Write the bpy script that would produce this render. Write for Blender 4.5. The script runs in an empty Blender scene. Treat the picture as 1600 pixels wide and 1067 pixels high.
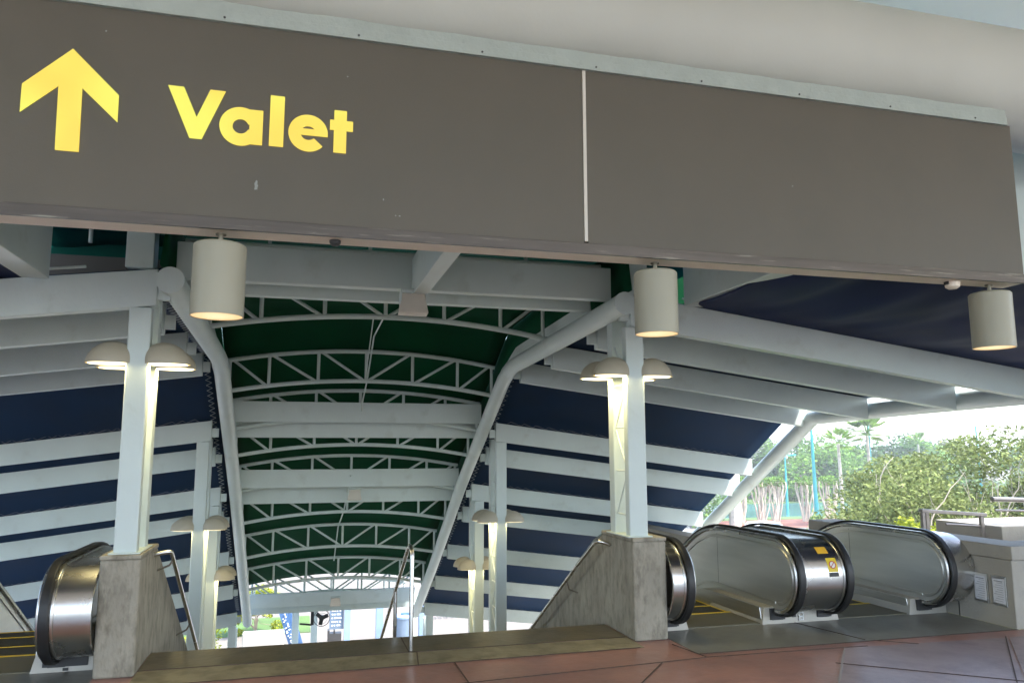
import bpy, math, random
from mathutils import Vector, Matrix
R=math.radians
random.seed(7)
sc=bpy.context.scene
# ------------------------------------------------------------ camera, world, sun, exposure
cam=bpy.data.objects.new('camera',bpy.data.cameras.new('camera')); sc.collection.objects.link(cam); sc.camera=cam
EYE=Vector((0,0,1.75))
pitch,yaw,roll=R(8.0),R(15.1),R(0.1)
fwd=Vector((math.sin(yaw)*math.cos(pitch),math.cos(yaw)*math.cos(pitch),math.sin(pitch)))
rgt=Vector((math.cos(yaw),-math.sin(yaw),0)); up=rgt.cross(fwd)
M=Matrix((rgt,up,-fwd)).transposed().to_4x4()
cam.matrix_world=Matrix.Translation(EYE)@M@Matrix.Rotation(-roll,4,'Z')
cam.data.sensor_width=36; cam.data.lens=36*1215/1600; cam.data.clip_start=.05; cam.data.clip_end=6000
w=bpy.data.worlds.new("World"); sc.world=w; w.use_nodes=True
nt=w.node_tree; bg=nt.nodes['Background']; sky=nt.nodes.new('ShaderNodeTexSky')
SUN_EL,SUN_AZ=R(60),R(128)     # azimuth measured from +Y clockwise
sky.sky_type='NISHITA'; sky.sun_disc=False; sky.sun_elevation=SUN_EL; sky.sun_rotation=SUN_AZ; sky.dust_density=2.0; sky.air_density=1.0
nt.links.new(sky.outputs[0],bg.inputs[0]); bg.inputs[1].default_value=.15
sun=bpy.data.objects.new('sun',bpy.data.lights.new('sun','SUN')); sc.collection.objects.link(sun)
sd=Vector((math.sin(SUN_AZ)*math.cos(SUN_EL),math.cos(SUN_AZ)*math.cos(SUN_EL),math.sin(SUN_EL)))
sun.rotation_euler=sd.to_track_quat('Z','Y').to_euler(); sun.location=sd*50
sun.data.energy=2.2; sun.data.angle=R(7); sun.data.color=(1,.95,.85)
sc.view_settings.view_transform='Standard'; sc.view_settings.look='None'; sc.view_settings.gamma=1
sc.view_settings.exposure=2.62
try:
    sc.cycles.max_bounces=10; sc.cycles.diffuse_bounces=6; sc.cycles.glossy_bounces=4; sc.cycles.sample_clamp_indirect=6
except Exception: pass

# ------------------------------------------------------------ materials
def mat(name,col,rough=.5,metal=0,var=.08,scale=3,bump=0,bscale=60,emit=None,estr=1,stain=None,stretch=None,spec=.5,col2=None,thr=(.5,.7)):
    m=bpy.data.materials.new(name); m.use_nodes=True; n=m.node_tree.nodes; l=m.node_tree.links
    b=n['Principled BSDF']; b.inputs['Roughness'].default_value=rough; b.inputs['Metallic'].default_value=metal
    b.inputs['Specular IOR Level'].default_value=spec
    tc=n.new('ShaderNodeTexCoord'); mp=n.new('ShaderNodeMapping'); l.new(tc.outputs['Object'],mp.inputs[0])
    if stretch: mp.inputs['Scale'].default_value=stretch
    no=n.new('ShaderNodeTexNoise'); no.inputs['Scale'].default_value=scale; no.inputs['Detail'].default_value=6; l.new(mp.outputs[0],no.inputs[0])
    rp=n.new('ShaderNodeValToRGB'); e=rp.color_ramp.elements
    e[0].position=.3; e[1].position=.7
    e[0].color=tuple(c*(1-var) for c in col)+(1,); e[1].color=tuple(min(1,c*(1+var)) for c in col)+(1,)
    l.new(no.outputs[0],rp.inputs[0]); out=rp.outputs[0]
    if col2:
        n2=n.new('ShaderNodeTexNoise'); n2.inputs['Scale'].default_value=scale*2.3; n2.inputs['Detail'].default_value=8; n2.inputs['Roughness'].default_value=.65
        l.new(mp.outputs[0],n2.inputs[0])
        r2=n.new('ShaderNodeMapRange'); r2.inputs[1].default_value=thr[0]; r2.inputs[2].default_value=thr[1]; l.new(n2.outputs[0],r2.inputs[0])
        mx=n.new('ShaderNodeMix'); mx.data_type='RGBA'; l.new(r2.outputs[0],mx.inputs[0]); l.new(out,mx.inputs[6]); mx.inputs[7].default_value=tuple(col2)+(1,)
        out=mx.outputs[2]
    l.new(out,b.inputs['Base Color'])
    mr=n.new('ShaderNodeMapRange'); mr.inputs[3].default_value=max(0,rough-.08); mr.inputs[4].default_value=min(1,rough+.1); l.new(no.outputs[0],mr.inputs[0]); l.new(mr.outputs[0],b.inputs['Roughness'])
    if bump:
        nb=n.new('ShaderNodeTexNoise'); nb.inputs['Scale'].default_value=bscale; nb.inputs['Detail'].default_value=4; l.new(mp.outputs[0],nb.inputs[0])
        bp=n.new('ShaderNodeBump'); bp.inputs['Strength'].default_value=bump; bp.inputs['Distance'].default_value=.02; l.new(nb.outputs[0],bp.inputs['Height']); l.new(bp.outputs[0],b.inputs['Normal'])
    if emit:
        b.inputs['Emission Color'].default_value=tuple(emit)+(1,); b.inputs['Emission Strength'].default_value=estr
    return m
STEEL=mat('painted_steel',(.565,.635,.615),.42,0,.06,1.3,.06,25,col2=(.44,.48,.44),thr=(.58,.85))
STEELW=mat('painted_steel_light',(.6,.66,.66),.4,0,.04,2,.05,25)
NAVY=mat('navy_canvas',(.002,.020,.060),.7,0,.12,2,.12,120,spec=.12)
GREENLIT=mat('green_canvas_lit',(.006,.10,.075),.8,0,.2,1.5,.1,120,spec=.1)  # brighter copy of the green canvas, light on it put into the colour
NAVYLIT=mat('navy_canvas_lit',(.010,.019,.072),.55,0,.2,2,.12,120,spec=.1)  # lighter copy of the navy for the near sheet, sheen put into the colour
GREEN=mat('green_canvas',(.0,.052,.018),.8,0,.15,1.5,.1,120,spec=.08)
SIGN=mat('sign_board',(.112,.099,.079),.5,0,.04,.8,.04,90,spec=.35,col2=(.10,.091,.073),thr=(.45,.8))
n_=SIGN.node_tree.nodes; l_=SIGN.node_tree.links; nb_=n_.new('ShaderNodeTexNoise'); nb_.inputs['Scale'].default_value=1.6; nb_.inputs['Detail'].default_value=1
b2_=n_.new('ShaderNodeBump'); b2_.inputs['Strength'].default_value=.25; b2_.inputs['Distance'].default_value=.05; l_.new(n_['Texture Coordinate'].outputs['Object'],nb_.inputs[0]); l_.new(nb_.outputs[0],b2_.inputs['Height']); l_.new(b2_.outputs[0],[x for x in n_ if x.type=='BUMP'][0].inputs['Normal'])
TRIMG=mat('pale_trim_paint',(.37,.415,.39),.5,0,.06,6,.2,30,col2=(.27,.31,.30),thr=(.6,.8))
TUBEW=mat('fascia_tube_paint',(.525,.535,.495),.55,0,.05,1.2,.03,40)
CEIL=mat('ceiling_plaster',(.92,.91,.84),.8,0,.03,.7,.05,30)
BRUSH=mat('brushed_trim',(.085,.073,.065),.33,1,.2,3,.05,60,stretch=(.4,8,8),col2=(.24,.22,.18),thr=(.58,.72))
PEACH=mat('painted_soffit',(.72,.62,.51),.6,0,.06,4,.05,60)
BARW=mat('white_divider',(.60,.56,.50),.5,0,.03,8)
CREAM=mat('cream_enamel',(.31,.295,.225),.42,0,.04,3,.03,80)
BEIGE=mat('beige_enamel',(.44,.39,.295),.45,0,.05,5)
CONC=mat('cast_concrete',(.315,.285,.225),.8,0,.16,3.2,.5,26,stretch=(1.6,1.6,.7),col2=(.13,.115,.085),thr=(.46,.76))
PRECAST=mat('precast_concrete',(.34,.315,.27),.75,0,.08,2,.2,40,col2=(.25,.24,.22),thr=(.5,.75))
RED=mat('red_stained_concrete',(.33,.17,.14),.30,0,.2,1.2,.2,12,col2=(.22,.125,.115),thr=(.45,.75))
PURP=mat('grey_purple_concrete',(.31,.24,.255),.36,0,.14,1.2,.15,12,col2=(.17,.13,.14),thr=(.45,.75))
BAND=mat('grey_concrete_band',(.17,.17,.15),.33,0,.15,1.6,.12,14,col2=(.11,.105,.09),thr=(.45,.75))
OLIVE=mat('olive_step_edge',(.115,.093,.055),.32,0,.25,2,.15,18,stretch=(1,1,1),col2=(.055,.048,.028),thr=(.45,.7))
OLIVEL=mat('olive_nosing_band',(.245,.215,.145),.45,0,.2,2,.2,18,col2=(.10,.088,.05),thr=(.45,.7))
JOINT=mat('floor_joint',(.075,.05,.042),.8)
JOINTL=mat('pale_floor_joint',(.30,.27,.27),.6)
RAILM=mat('weathered_rail_steel',(.26,.235,.22),.35,.8,.1,5)
STAINL=mat('brushed_stainless',(.60,.59,.56),.34,1,.10,3,.03,40,stretch=(1,1,14))
PANEL=mat('balustrade_steel',(.62,.62,.60),.36,1,.08,1.2,.04,50,stretch=(1,1,9))
CHROME=mat('polished_steel',(.56,.55,.53),.25,1,.05,4)
RUBBER=mat('black_rubber',(.013,.013,.014),.42,0,.2,5,spec=.5)
DARK=mat('dark_metal',(.03,.03,.032),.5)
YEL=mat('yellow_paint',(.75,.55,.03),.5)
STEPM=mat('step_metal',(.045,.043,.04),.5,.3,.2,8,.2,60,stretch=(60,1,1))
PWHITE=mat('plaza_white',(.34,.33,.31),.7,0,.1,2)
WHITE=mat('white_paint',(.78,.78,.76),.55)
PAPER=mat('paper',(.62,.62,.64),.6)
GREYT=mat('grey_print',(.25,.25,.27),.7)
PLAZA=mat('plaza_concrete',(.15,.135,.118),.8,0,.1,.15,.1,5)
GRASS=mat('lawn',(.06,.115,.025),.9,0,.3,.8,.2,10)
MULCH=mat('red_mulch',(.22,.085,.055),.95,0,.3,3,.4,12)
LAKE=mat('lake_water',(.05,.14,.145),.15,0,.15,.1,.1,3)
BARK=mat('bark',(.30,.25,.19),.9,0,.25,6,.4,20)
PALEBARK=mat('pale_bark',(.46,.40,.32),.8,0,.2,5,.3,20)
TEAL=mat('teal_paint',(.03,.32,.33),.45)
BLUE=mat('blue_sign',(.05,.12,.26),.5)
BLUES=mat('light_blue_paint',(.20,.30,.45),.5)
GREYP=mat('grey_blue_panel',(.12,.17,.24),.5)
def leafmat(name,c,trans=.5):
    m=bpy.data.materials.new(name); m.use_nodes=True; n=m.node_tree.nodes; l=m.node_tree.links
    b=n['Principled BSDF']; b.inputs['Roughness'].default_value=.75; b.inputs['Specular IOR Level'].default_value=.15
    g=n.new('ShaderNodeNewGeometry'); rp=n.new('ShaderNodeValToRGB'); e=rp.color_ramp.elements
    e[0].color=tuple(x*.55 for x in c)+(1,); e[1].color=tuple(min(1,x*1.55) for x in c)+(1,)
    l.new(g.outputs['Random Per Island'],rp.inputs[0]); l.new(rp.outputs[0],b.inputs['Base Color'])
    tr=n.new('ShaderNodeBsdfTranslucent'); l.new(rp.outputs[0],tr.inputs[0]); mx=n.new('ShaderNodeMixShader'); mx.inputs[0].default_value=trans*.6
    l.new(b.outputs[0],mx.inputs[1]); l.new(tr.outputs[0],mx.inputs[2]); l.new(mx.outputs[0],n['Material Output'].inputs[0])
    return m
TWIG=mat('pale_twig',(.38,.33,.26),.8)
LEAF1=leafmat('olive_leaves',(.165,.20,.07)); LEAF2=leafmat('bright_leaves',(.13,.235,.045)); LEAF3=leafmat('deep_leaves',(.075,.15,.045)); LEAFY=leafmat('yellow_green_leaves',(.26,.30,.03)); PALML=leafmat('palm_leaves',(.15,.26,.05))
def em(name,c,s):
    m=bpy.data.materials.new(name); m.use_nodes=True; b=m.node_tree.nodes['Principled BSDF']; b.inputs['Base Color'].default_value=(.3,.3,.3,1)
    b.inputs['Emission Color'].default_value=tuple(c)+(1,); b.inputs['Emission Strength'].default_value=s; return m
LENS=em('lit_lens',(1,.68,.30),.175)
def lens_glow():
    n=LENS.node_tree.nodes; l=LENS.node_tree.links
    tc=n.new('ShaderNodeTexCoord'); sp=n.new('ShaderNodeMapping'); sp.inputs['Scale'].default_value=(6.8,6.8,0); l.new(tc.outputs['Object'],sp.inputs[0])
    gr=n.new('ShaderNodeTexGradient'); gr.gradient_type='SPHERICAL'; l.new(sp.outputs[0],gr.inputs[0])
    rp=n.new('ShaderNodeValToRGB'); e=rp.color_ramp.elements; e[0].color=(.95,.55,.20,1); e[0].position=0; e[1].color=(1,.84,.48,1); e[1].position=.7
    l.new(gr.outputs[0],rp.inputs[0]); l.new(rp.outputs[0],n['Principled BSDF'].inputs['Emission Color'])
lens_glow()
DIFF=em('lit_diffuser',(1,.80,.42),.9)
def sign_glow():     # backlit acrylic: lamp inside is uneven
    m=bpy.data.materials.new('backlit_acrylic'); m.use_nodes=True; n=m.node_tree.nodes; l=m.node_tree.links; b=n['Principled BSDF']
    tc=n.new('ShaderNodeTexCoord'); no=n.new('ShaderNodeTexNoise'); no.inputs['Scale'].default_value=2.2; no.inputs['Detail'].default_value=1; l.new(tc.outputs['Object'],no.inputs[0])
    rp=n.new('ShaderNodeValToRGB'); e=rp.color_ramp.elements; e[0].position=.35; e[1].position=.65
    e[0].color=(.84,.62,.09,1); e[1].color=(.80,.79,.12,1); l.new(no.outputs[0],rp.inputs[0]); l.new(rp.outputs[0],b.inputs['Emission Color']); b.inputs['Emission Strength'].default_value=.175
    b.inputs['Base Color'].default_value=(.15,.12,.02,1); return m
GLOW=sign_glow()
CREAML=mat('light_cream_enamel',(.62,.57,.49),.5,0,.05,5)
BRUSHD=mat('dull_brown_steel',(.11,.10,.09),.6)
ALU=mat('satin_aluminium',(.40,.375,.33),.45,.25,.08,4)

# ------------------------------------------------------------ mesh builder
class MB:
    def __init__(s): s.v=[]; s.f=[]; s.smooth=False
    def box(s,x0,x1,y0,y1,z0,z1):
        i=len(s.v); s.v+=[(x,y,z) for z in (z0,z1) for y in (y0,y1) for x in (x0,x1)]
        s.f+=[tuple(i+k for k in q) for q in ((0,2,3,1),(4,5,7,6),(0,1,5,4),(2,6,7,3),(0,4,6,2),(1,3,7,5))]; return s
    def hexa(s,pts):   # 8 pts: bottom 4 ccw, top 4 ccw
        i=len(s.v); s.v+=[tuple(p) for p in pts]
        s.f+=[tuple(i+k for k in q) for q in ((3,2,1,0),(4,5,6,7),(0,1,5,4),(1,2,6,5),(2,3,7,6),(3,0,4,7))]; return s
    def bar(s,a,b,w,h,upv=(0,0,1)):
        a=Vector(a); b=Vector(b); d=(b-a).normalized(); sx=d.cross(Vector(upv))
        if sx.length<1e-4: sx=Vector((1,0,0))
        sx.normalize(); u=sx.cross(d); sx*=w/2; u*=h/2
        return s.hexa([a-sx-u,a+sx-u,b+sx-u,b-sx-u,a-sx+u,a+sx+u,b+sx+u,b-sx+u])
    def tube(s,pts,r,n=12,cap=True):
        s.smooth=True
        pts=[Vector(p) for p in pts]; rr=r if isinstance(r,(list,tuple)) else [r]*len(pts); i0=len(s.v); prev=None
        for k,p in enumerate(pts):
            d=(pts[min(k+1,len(pts)-1)]-pts[max(k-1,0)]).normalized()
            ref=Vector((0,0,1)) if abs(d.z)<.95 else Vector((1,0,0))
            if prev is None: a=d.cross(ref).normalized()
            else: a=(prev-d*prev.dot(d)).normalized()
            prev=a; b=d.cross(a)
            for j in range(n):
                t=2*math.pi*j/n; s.v.append(tuple(p+(a*math.cos(t)+b*math.sin(t))*rr[k]))
        for k in range(len(pts)-1):
            for j in range(n):
                s.f.append((i0+k*n+j,i0+k*n+(j+1)%n,i0+(k+1)*n+(j+1)%n,i0+(k+1)*n+j))
        if cap:
            s.f.append(tuple(i0+j for j in reversed(range(n)))); s.f.append(tuple(i0+(len(pts)-1)*n+j for j in range(n)))
        return s
    def lathe(s,prof,c,n=32):   # prof [(r,z)]
        s.smooth=True; i0=len(s.v)
        for r,z in prof:
            for j in range(n):
                t=2*math.pi*j/n; s.v.append((c[0]+r*math.cos(t),c[1]+r*math.sin(t),c[2]+z))
        for k in range(len(prof)-1):
            for j in range(n): s.f.append((i0+k*n+j,i0+k*n+(j+1)%n,i0+(k+1)*n+(j+1)%n,i0+(k+1)*n+j))
        return s
    def prism(s,poly,ax,a,b):   # poly in the two other axes
        def P(p,t): return {0:(t,p[0],p[1]),1:(p[0],t,p[1]),2:(p[0],p[1],t)}[ax]
        i=len(s.v); n=len(poly); s.v+=[P(p,a) for p in poly]+[P(p,b) for p in poly]
        s.f+=[tuple(i+k for k in range(n)),tuple(i+n+k for k in reversed(range(n)))]
        s.f+=[(i+k,i+n+k,i+n+(k+1)%n,i+(k+1)%n) for k in range(n)]; return s
    def sweep(s,path,x0,x1,t0,t1,closed=False):   # path in YZ, band between normal offsets t0..t1 and x0..x1
        s.smooth=True
        i=len(s.v); n=len(path)
        for k,p in enumerate(path):
            a=path[(k-1)%n if closed else max(k-1,0)]; b=path[(k+1)%n if closed else min(k+1,n-1)]
            d=Vector((b[0]-a[0],b[1]-a[1])).normalized(); nn=Vector((-d.y,d.x))
            for x,t in ((x0,t0),(x1,t0),(x1,t1),(x0,t1)): s.v.append((x,p[0]+nn.x*t,p[1]+nn.y*t))
        for k in range(n if closed else n-1):
            m=(k+1)%n
            for j in range(4): s.f.append((i+k*4+j,i+k*4+(j+1)%4,i+m*4+(j+1)%4,i+m*4+j))
        if not closed: s.f+=[(i+3,i+2,i+1,i),(i+(n-1)*4,i+(n-1)*4+1,i+(n-1)*4+2,i+(n-1)*4+3)]
        return s
    def grid(s,fn,nu,nv):
        s.smooth=True; i=len(s.v)
        for a in range(nu+1):
            for b in range(nv+1): s.v.append(tuple(fn(a/nu,b/nv)))
        for a in range(nu):
            for b in range(nv):
                q=i+a*(nv+1)+b; s.f.append((q,q+1,q+nv+2,q+nv+1))
        return s
    def build(s,name,m,parent=None,bevel=0,solid=0,auto=35):
        me=bpy.data.meshes.new(name); o=bpy.data.objects.new(name,me)
        off=Vector((0,0,0))
        if parent:
            off=Vector(parent['_w'])
            o.parent=parent
        elif s.v:
            xs=[v[0] for v in s.v]; ys=[v[1] for v in s.v]; zs=[v[2] for v in s.v]
            org=Vector(((min(xs)+max(xs))/2,(min(ys)+max(ys))/2,min(zs))); off=org; o.location=org
        o['_w']=tuple(off)
        me.from_pydata([tuple(Vector(v)-off) for v in s.v],[],s.f); me.update()
        import bmesh
        bm=bmesh.new(); bm.from_mesh(me); bmesh.ops.recalc_face_normals(bm,faces=bm.faces); bm.to_mesh(me); bm.free()
        me.materials.append(m); sc.collection.objects.link(o)
        if s.smooth:
            for p in me.polygons: p.use_smooth=True
            try: me.set_sharp_from_angle(angle=R(auto))
            except Exception: pass
        if solid:
            md=o.modifiers.new('s','SOLIDIFY'); md.thickness=solid
        if bevel:
            md=o.modifiers.new('b','BEVEL'); md.width=bevel; md.segments=2; md.limit_method='ANGLE'
        return o
def tag(o,label,cat,group=None,kind=None):
    if label: o['label']=label
    if cat: o['category']=cat
    if group: o['group']=group
    if kind: o['kind']=kind
    return o
def thing(name,loc,label,cat,group=None):
    o=bpy.data.objects.new(name,None); sc.collection.objects.link(o); o.location=loc; o['_w']=tuple(loc); o.empty_display_size=.1
    return tag(o,label,cat,group)
def struct(o): o['kind']='structure'; return o
ORD=['nearest','second','third','fourth','fifth','sixth','seventh','eighth','ninth','tenth','eleventh']

# ------------------------------------------------------------ ground, plaza, lake
G=-4.9
struct(MB().box(-1250,1250,-1250,1250,G-.5,G).build('ground',PLAZA))
struct(MB().box(-60,45,58,60,G,G+.004).build('path',BAND))
struct(MB().box(36,75,60.5,67.5,G,G+.03).build('mulch_bed',MULCH))
struct(MB().box(30,120,67.5,70,G,G+.06).build('lawn',GRASS))
struct(MB().box(25,170,70,88,G,G+.02).build('lake',LAKE))
struct(MB().box(20,200,88,140,G,G+.1).build('far_lawn',GRASS))
BOUNCE=mat('bounce_paving',(.52,.50,.46),.8,0,.08,.6,.1,5)  # unseen pale sheets below, added to bounce light up at the lower beams
struct(MB().box(-14,12,16.5,27.5,G,G+.03).build('bounce_forecourt',BOUNCE))
struct(MB().box(7.4,12,6.5,16.4,G,G+.03).build('bounce_strip',BOUNCE))
struct(MB().box(-14,-4,9.2,16.4,G,G+.03).build('bounce_strip',BOUNCE))
struct(MB().box(12.1,36,14,48,G,G+.02).build('side_lawn',GRASS))
struct(MB().box(-8,.6,31,34,G,G+.02).build('plaza_lawn',GRASS))

# ------------------------------------------------------------ upper floor
fl=MB(); fl.box(-16,3.02,-16,7.70,-.45,0); fl.box(3.02,6.87,-16,7.70,-.45,0); fl.box(3.06,6.87,7.70,7.86,-.45,0); fl.box(6.87,16,-16,6.4,-.45,0); fl.box(-16,-3.22,7.70,9.0,-.45,0); fl.box(-3.22,-1.21,7.70,7.86,-.45,0)
struct(fl.build('floor',RED))
struct(MB().box(-16,12,-16,6.3,G,-.46).build('terrace_base',CONC))
def sheet(name,poly,m,z=.004): return struct(MB().prism(poly,2,z-.003,z).build(name,m))
sheet('stair_edge_strip',[(-1.2,7.705),(3.045,7.705),(3.045,7.14),(-1.2,7.11)],OLIVE,.006)
sheet('nosing_band',[(-1.2,7.10),(3.045,7.13),(3.045,6.74),(-1.2,6.66)],OLIVEL,.005)
sheet('grey_floor_band',[(3.40,6.40),(6.86,6.40),(6.86,7.7),(3.40,7.7)],BAND)
sheet('grey_floor_band',[(-1.5,6.6),(-1.5,7.7),(-6,7.7),(-6,6.6)],BAND)
sheet('purple_floor_panel',[(4.75,6.24),(6.50,6.17),(5.30,4.90),(3.70,4.95)],PURP,.004)
sheet('purple_floor_panel',[(6.52,6.17),(9,6.17),(9,3),(3.6,3),(3.7,4.94),(5.32,4.90)],PURP,.004)
sheet('bounce_floor',[(-15.9,-15.9),(15.9,-15.9),(15.9,4.55),(-15.9,4.55)],mat('bounce_floor_grey',(.285,.24,.19),.4,0,.1,2),.0085)  # unseen sheet, added to keep the red floor from tinting the bounce light
jn=MB()
def jl(a,b,wd=.009,m=None):
    (m or jn).bar((a[0],a[1],.007),(b[0],b[1],.007),wd,.004)
for a,b in [((5.137,6.44),(4.95,7.25)),((4.35,5.83),(5.40,5.0)),((6.5,6.19),(5.31,4.99)),((1.304,6.70),(1.288,5.0)),((3.416,6.28),(3.33,6.76)),((3.4,6.39),(6.87,6.39)),((-1.0,6.65),(3.0,6.73)),((-1.2,7.105),(3.02,7.135)),((2.976,6.23),(2.2,5.3)),((-1,5.9),(3.4,6.27)),((5.2,6.4),(5.5,6.18)),((3.41,6.28),(5.0,6.24)),((.98,7.12),(.98,7.7)),((1.0,6.68),(1.05,7.12))]: jl(a,b)
struct(jn.build('floor_joints',JOINT))
jp=MB(); jl((4.70,6.17),(3.55,4.8),.016,jp); struct(jp.build('pale_floor_joint',JOINTL))
# stairs down
stf=MB()
for k in range(28): stf.box(-1.19,3.03,7.705+.293*k,7.705+.293*(k+1),-.168*(k+1)-.4-.0007*k,-.168*(k+1))
tag(stf.build('staircase',CONC),'wide concrete stair flight dropping away between the two stepped walls','staircase')

# pier walls
def pier(x0,x1,ch,label):
    t=thing('stair_wall',((x0+x1)/2,7,0),label,'wall','low concrete walls beside the stairs')
    prof=[(6.95,-.3),(6.95,.935),(7.72,.935),(16.4,-4.1),(16.4,G),(9,G),(9,-.46),(6.98,-.46)]
    prof=[(6.95,0),(6.95,.90),(7.74,.90),(16.4,-4.1),(16.4,G),(7.72,G),(7.72,0)]
    MB().prism(prof,0,x0,x1).build('wall_body',CONC,t,bevel=.02)
    cp=MB(); cp.prism([(6.947,.90),(6.947,.935),(7.745,.935),(7.76,.90)],0,x0-.003,x1+.003); cp.build('coping',CONC,t,bevel=.008)
    return t
pier(-1.50,-1.20,-1,'stained concrete wall end under the left steel column'); pier(3.05,3.39,1,'stained concrete wall end under the right steel column')

# ------------------------------------------------------------ canopy steel
XC=.945
def tz(y):   # tube centre height
    P=[(-5,3.6),(6.6,3.18),(11.1,2.99),(11.6,2.84),(12.55,2.34),(14.85,1.11),(18.17,-.92),(20.9,-2.5),(26,-5.4)]
    for a,b in zip(P,P[1:]):
        if y<=b[0]: return a[1]+(b[1]-a[1])*(y-a[0])/(b[0]-a[0])
def zt(y,dx): # side beam top
    z=min(3.264-.035*(y-7),2.23-.57*(y-13.1)); return z-.1287*(dx-2.3)
for s,xt,nm in ((-1,-1.10,'left'),(1,3.0,'right')):
    pts=[(xt,y,tz(y)) for y in (6.9,8,9.5,10.9,11.15,11.35,11.6,11.9,12.55,13.7,14.85,16.5,18.17,19.5,20.7)]
    tg=thing('roof_tube',(xt,6.9,tz(6.9)),'bent grey steel tube running down the %s side of the green vault'%nm,'tube','bent tubes along the vault')
    MB().tube(pts,.108,24).build('tube_run',STEEL,tg)
    MB().tube([(xt,6.885,tz(6.9)),(xt,6.90,tz(6.9))],.113,24).build('end_cap',STEEL,tg)
    # collar
    MB().tube([(xt,11.30,tz(11.3)+.004),(xt,11.36,tz(11.36)+.004)],.113,24).build('weld_collar',STEEL,tg)
    # fascia plate standing over the tube, outside it
    fp=MB(); ys=[8.0,9.5,10.9,11.57,13,15,17,19,20.7]; xf=xt+s*.06
    for a,b in zip(ys,ys[1:]):
        fp.hexa([(xf,a,tz(a)+.05),(xf+s*.012,a,tz(a)+.05),(xf+s*.012,b,tz(b)+.05),(xf,b,tz(b)+.05),(xf,a,tz(a)+.38),(xf+s*.012,a,tz(a)+.38),(xf+s*.012,b,tz(b)+.38),(xf,b,tz(b)+.38)])
    tag(fp.build('edge_plate',STEEL),'thin grey edge plate standing on the %s vault tube'%nm,'plate','edge plates over the vault tubes')
    # outer edge tube
    xo=XC+s*7.40
    op=[(4.2,2.45),(7,2.42),(9,2.375),(11.40,2.305),(12.5,1.68),(14.7,.42),(17.5,-1.15),(20.7,-2.97)]
    tag(MB().tube([(xo,y,z) for y,z in op],.128,24).build('edge_tube',STEEL),'thick outer grey steel tube bending down along the %s canopy edge'%nm,'tube','outer tubes along the canopy edges')
BY=[7.0,8.26,9.9,11.48,13.1,13.82,15.05,15.9,17.55,19.15,20.75]
for s,nm in ((-1,'left'),(1,'right')):
    for k,y in enumerate(BY):
        h=.315; y1=y+.12; d0=2.16 if k==0 else 2.3; d1=7.26
        b=MB(); P=[]
        for zz in (-h,0):
            for (dx,yy) in ((d0,y),(d1,y),(d1,y1),(d0,y1)): P.append((XC+s*dx,yy,zt(y,dx)+zz))
        b.hexa(P)
        where=['over the nearest %s column','just behind the front one on the %s','third from the front on the %s','at the bend above the %s sloping bay','highest on the sloping %s bay'][k]%nm if k<5 else '%s below the bend on the %s slope'%(ORD[k-4],nm)
        if k==10: where='lowest on the %s slope above the low posts'%nm
        g=thing('roof_beam',(XC+s*d0,y,zt(y,d0)-h),'pale grey box beam of the side roof, '+where,'roof beam','box beams of the side roofs')
        b.build('beam_body',STEEL,g,bevel=.006)
        br=MB(); xe=XC+s*(d1+.02); br.box(xe-.01,xe+.12*s if s>0 else xe+.01,y+.03,y+.09,zt(y,d1)-.26,zt(y,d1)-.2) if s>0 else br.box(xe-.12,xe+.01,y+.03,y+.09,zt(y,d1)-.26,zt(y,d1)-.2)
        br.build('bracket',STEEL,g)
        ib=MB(); xi=XC+s*(d0-.0); a,b_=sorted((xi-s*.002,xi-s*.10)); ib.box(a,b_,y+.03,y+.09,zt(y,d0)-.26,zt(y,d0)-.12); ib.build('bracket',STEEL,g)
# central cross beams
for k,(y,dz) in enumerate([(7.25,.115),(7.8,.12),(13.1,.17),(13.55,.17),(15.05,.10),(15.6,.12),(20.75,.30),(21.1,.30)]):
    zb=tz(y)+dz if k<6 else [-2.07,-2.28][k-6]
    e=2.06 if k==0 else 2.04
    lab=['foremost pale cross beam carrying the floodlight, ends at the tube caps','cross beam just behind the foremost one under the green vault','upper beam of the wide cross beam pair below the arched truss','lower beam of the wide cross beam pair, behind the upper one','cross beam with a floodlight hung at its middle','cross beam right behind the one with the small floodlight','cross beam at the foot of the vault above the bright opening','last cross beam at the foot of the vault, behind its twin'][k]
    tag(MB().box(XC-e,XC+e,y,y+.12,zb,zb+.33).build('cross_beam',STEEL,bevel=.006),lab,'cross beam','cross beams under the green vault')
# stub posts over first beams
for s,x,nm in ((-1,-1.36,'left'),(1,3.2,'right')):
    tag(MB().box(x-.12,x+.1,7.02,7.22,3.29,3.98).build('stub_post',STEEL,bevel=.006),'short grey post rising above the %s front beam to the upper roof'%nm,'post','stub posts above the front beams')
# near overhead beams running towards the building
for x0,x1,z0,z1,y1,lab in ((-2.22,-2.02,3.14,3.62,6.95,'deep grey beam at far left running out from behind the sign'),(.965,1.10,3.20,3.56,7.24,'short grey beam from the sign to the middle of the front cross beam'),(3.66,3.87,3.18,3.58,6.95,'deep grey beam leaving the sign beside the dark blue canvas'),(6.45,6.62,2.86,3.3,6.95,'grey beam at the far right beyond the last hanging cylinder lamp')):
    tag(MB().box(x0,x1,5.0,y1,z0,z1).build('tie_beam',STEEL,bevel=.006),lab,'roof beam','beams behind the sign')

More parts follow.
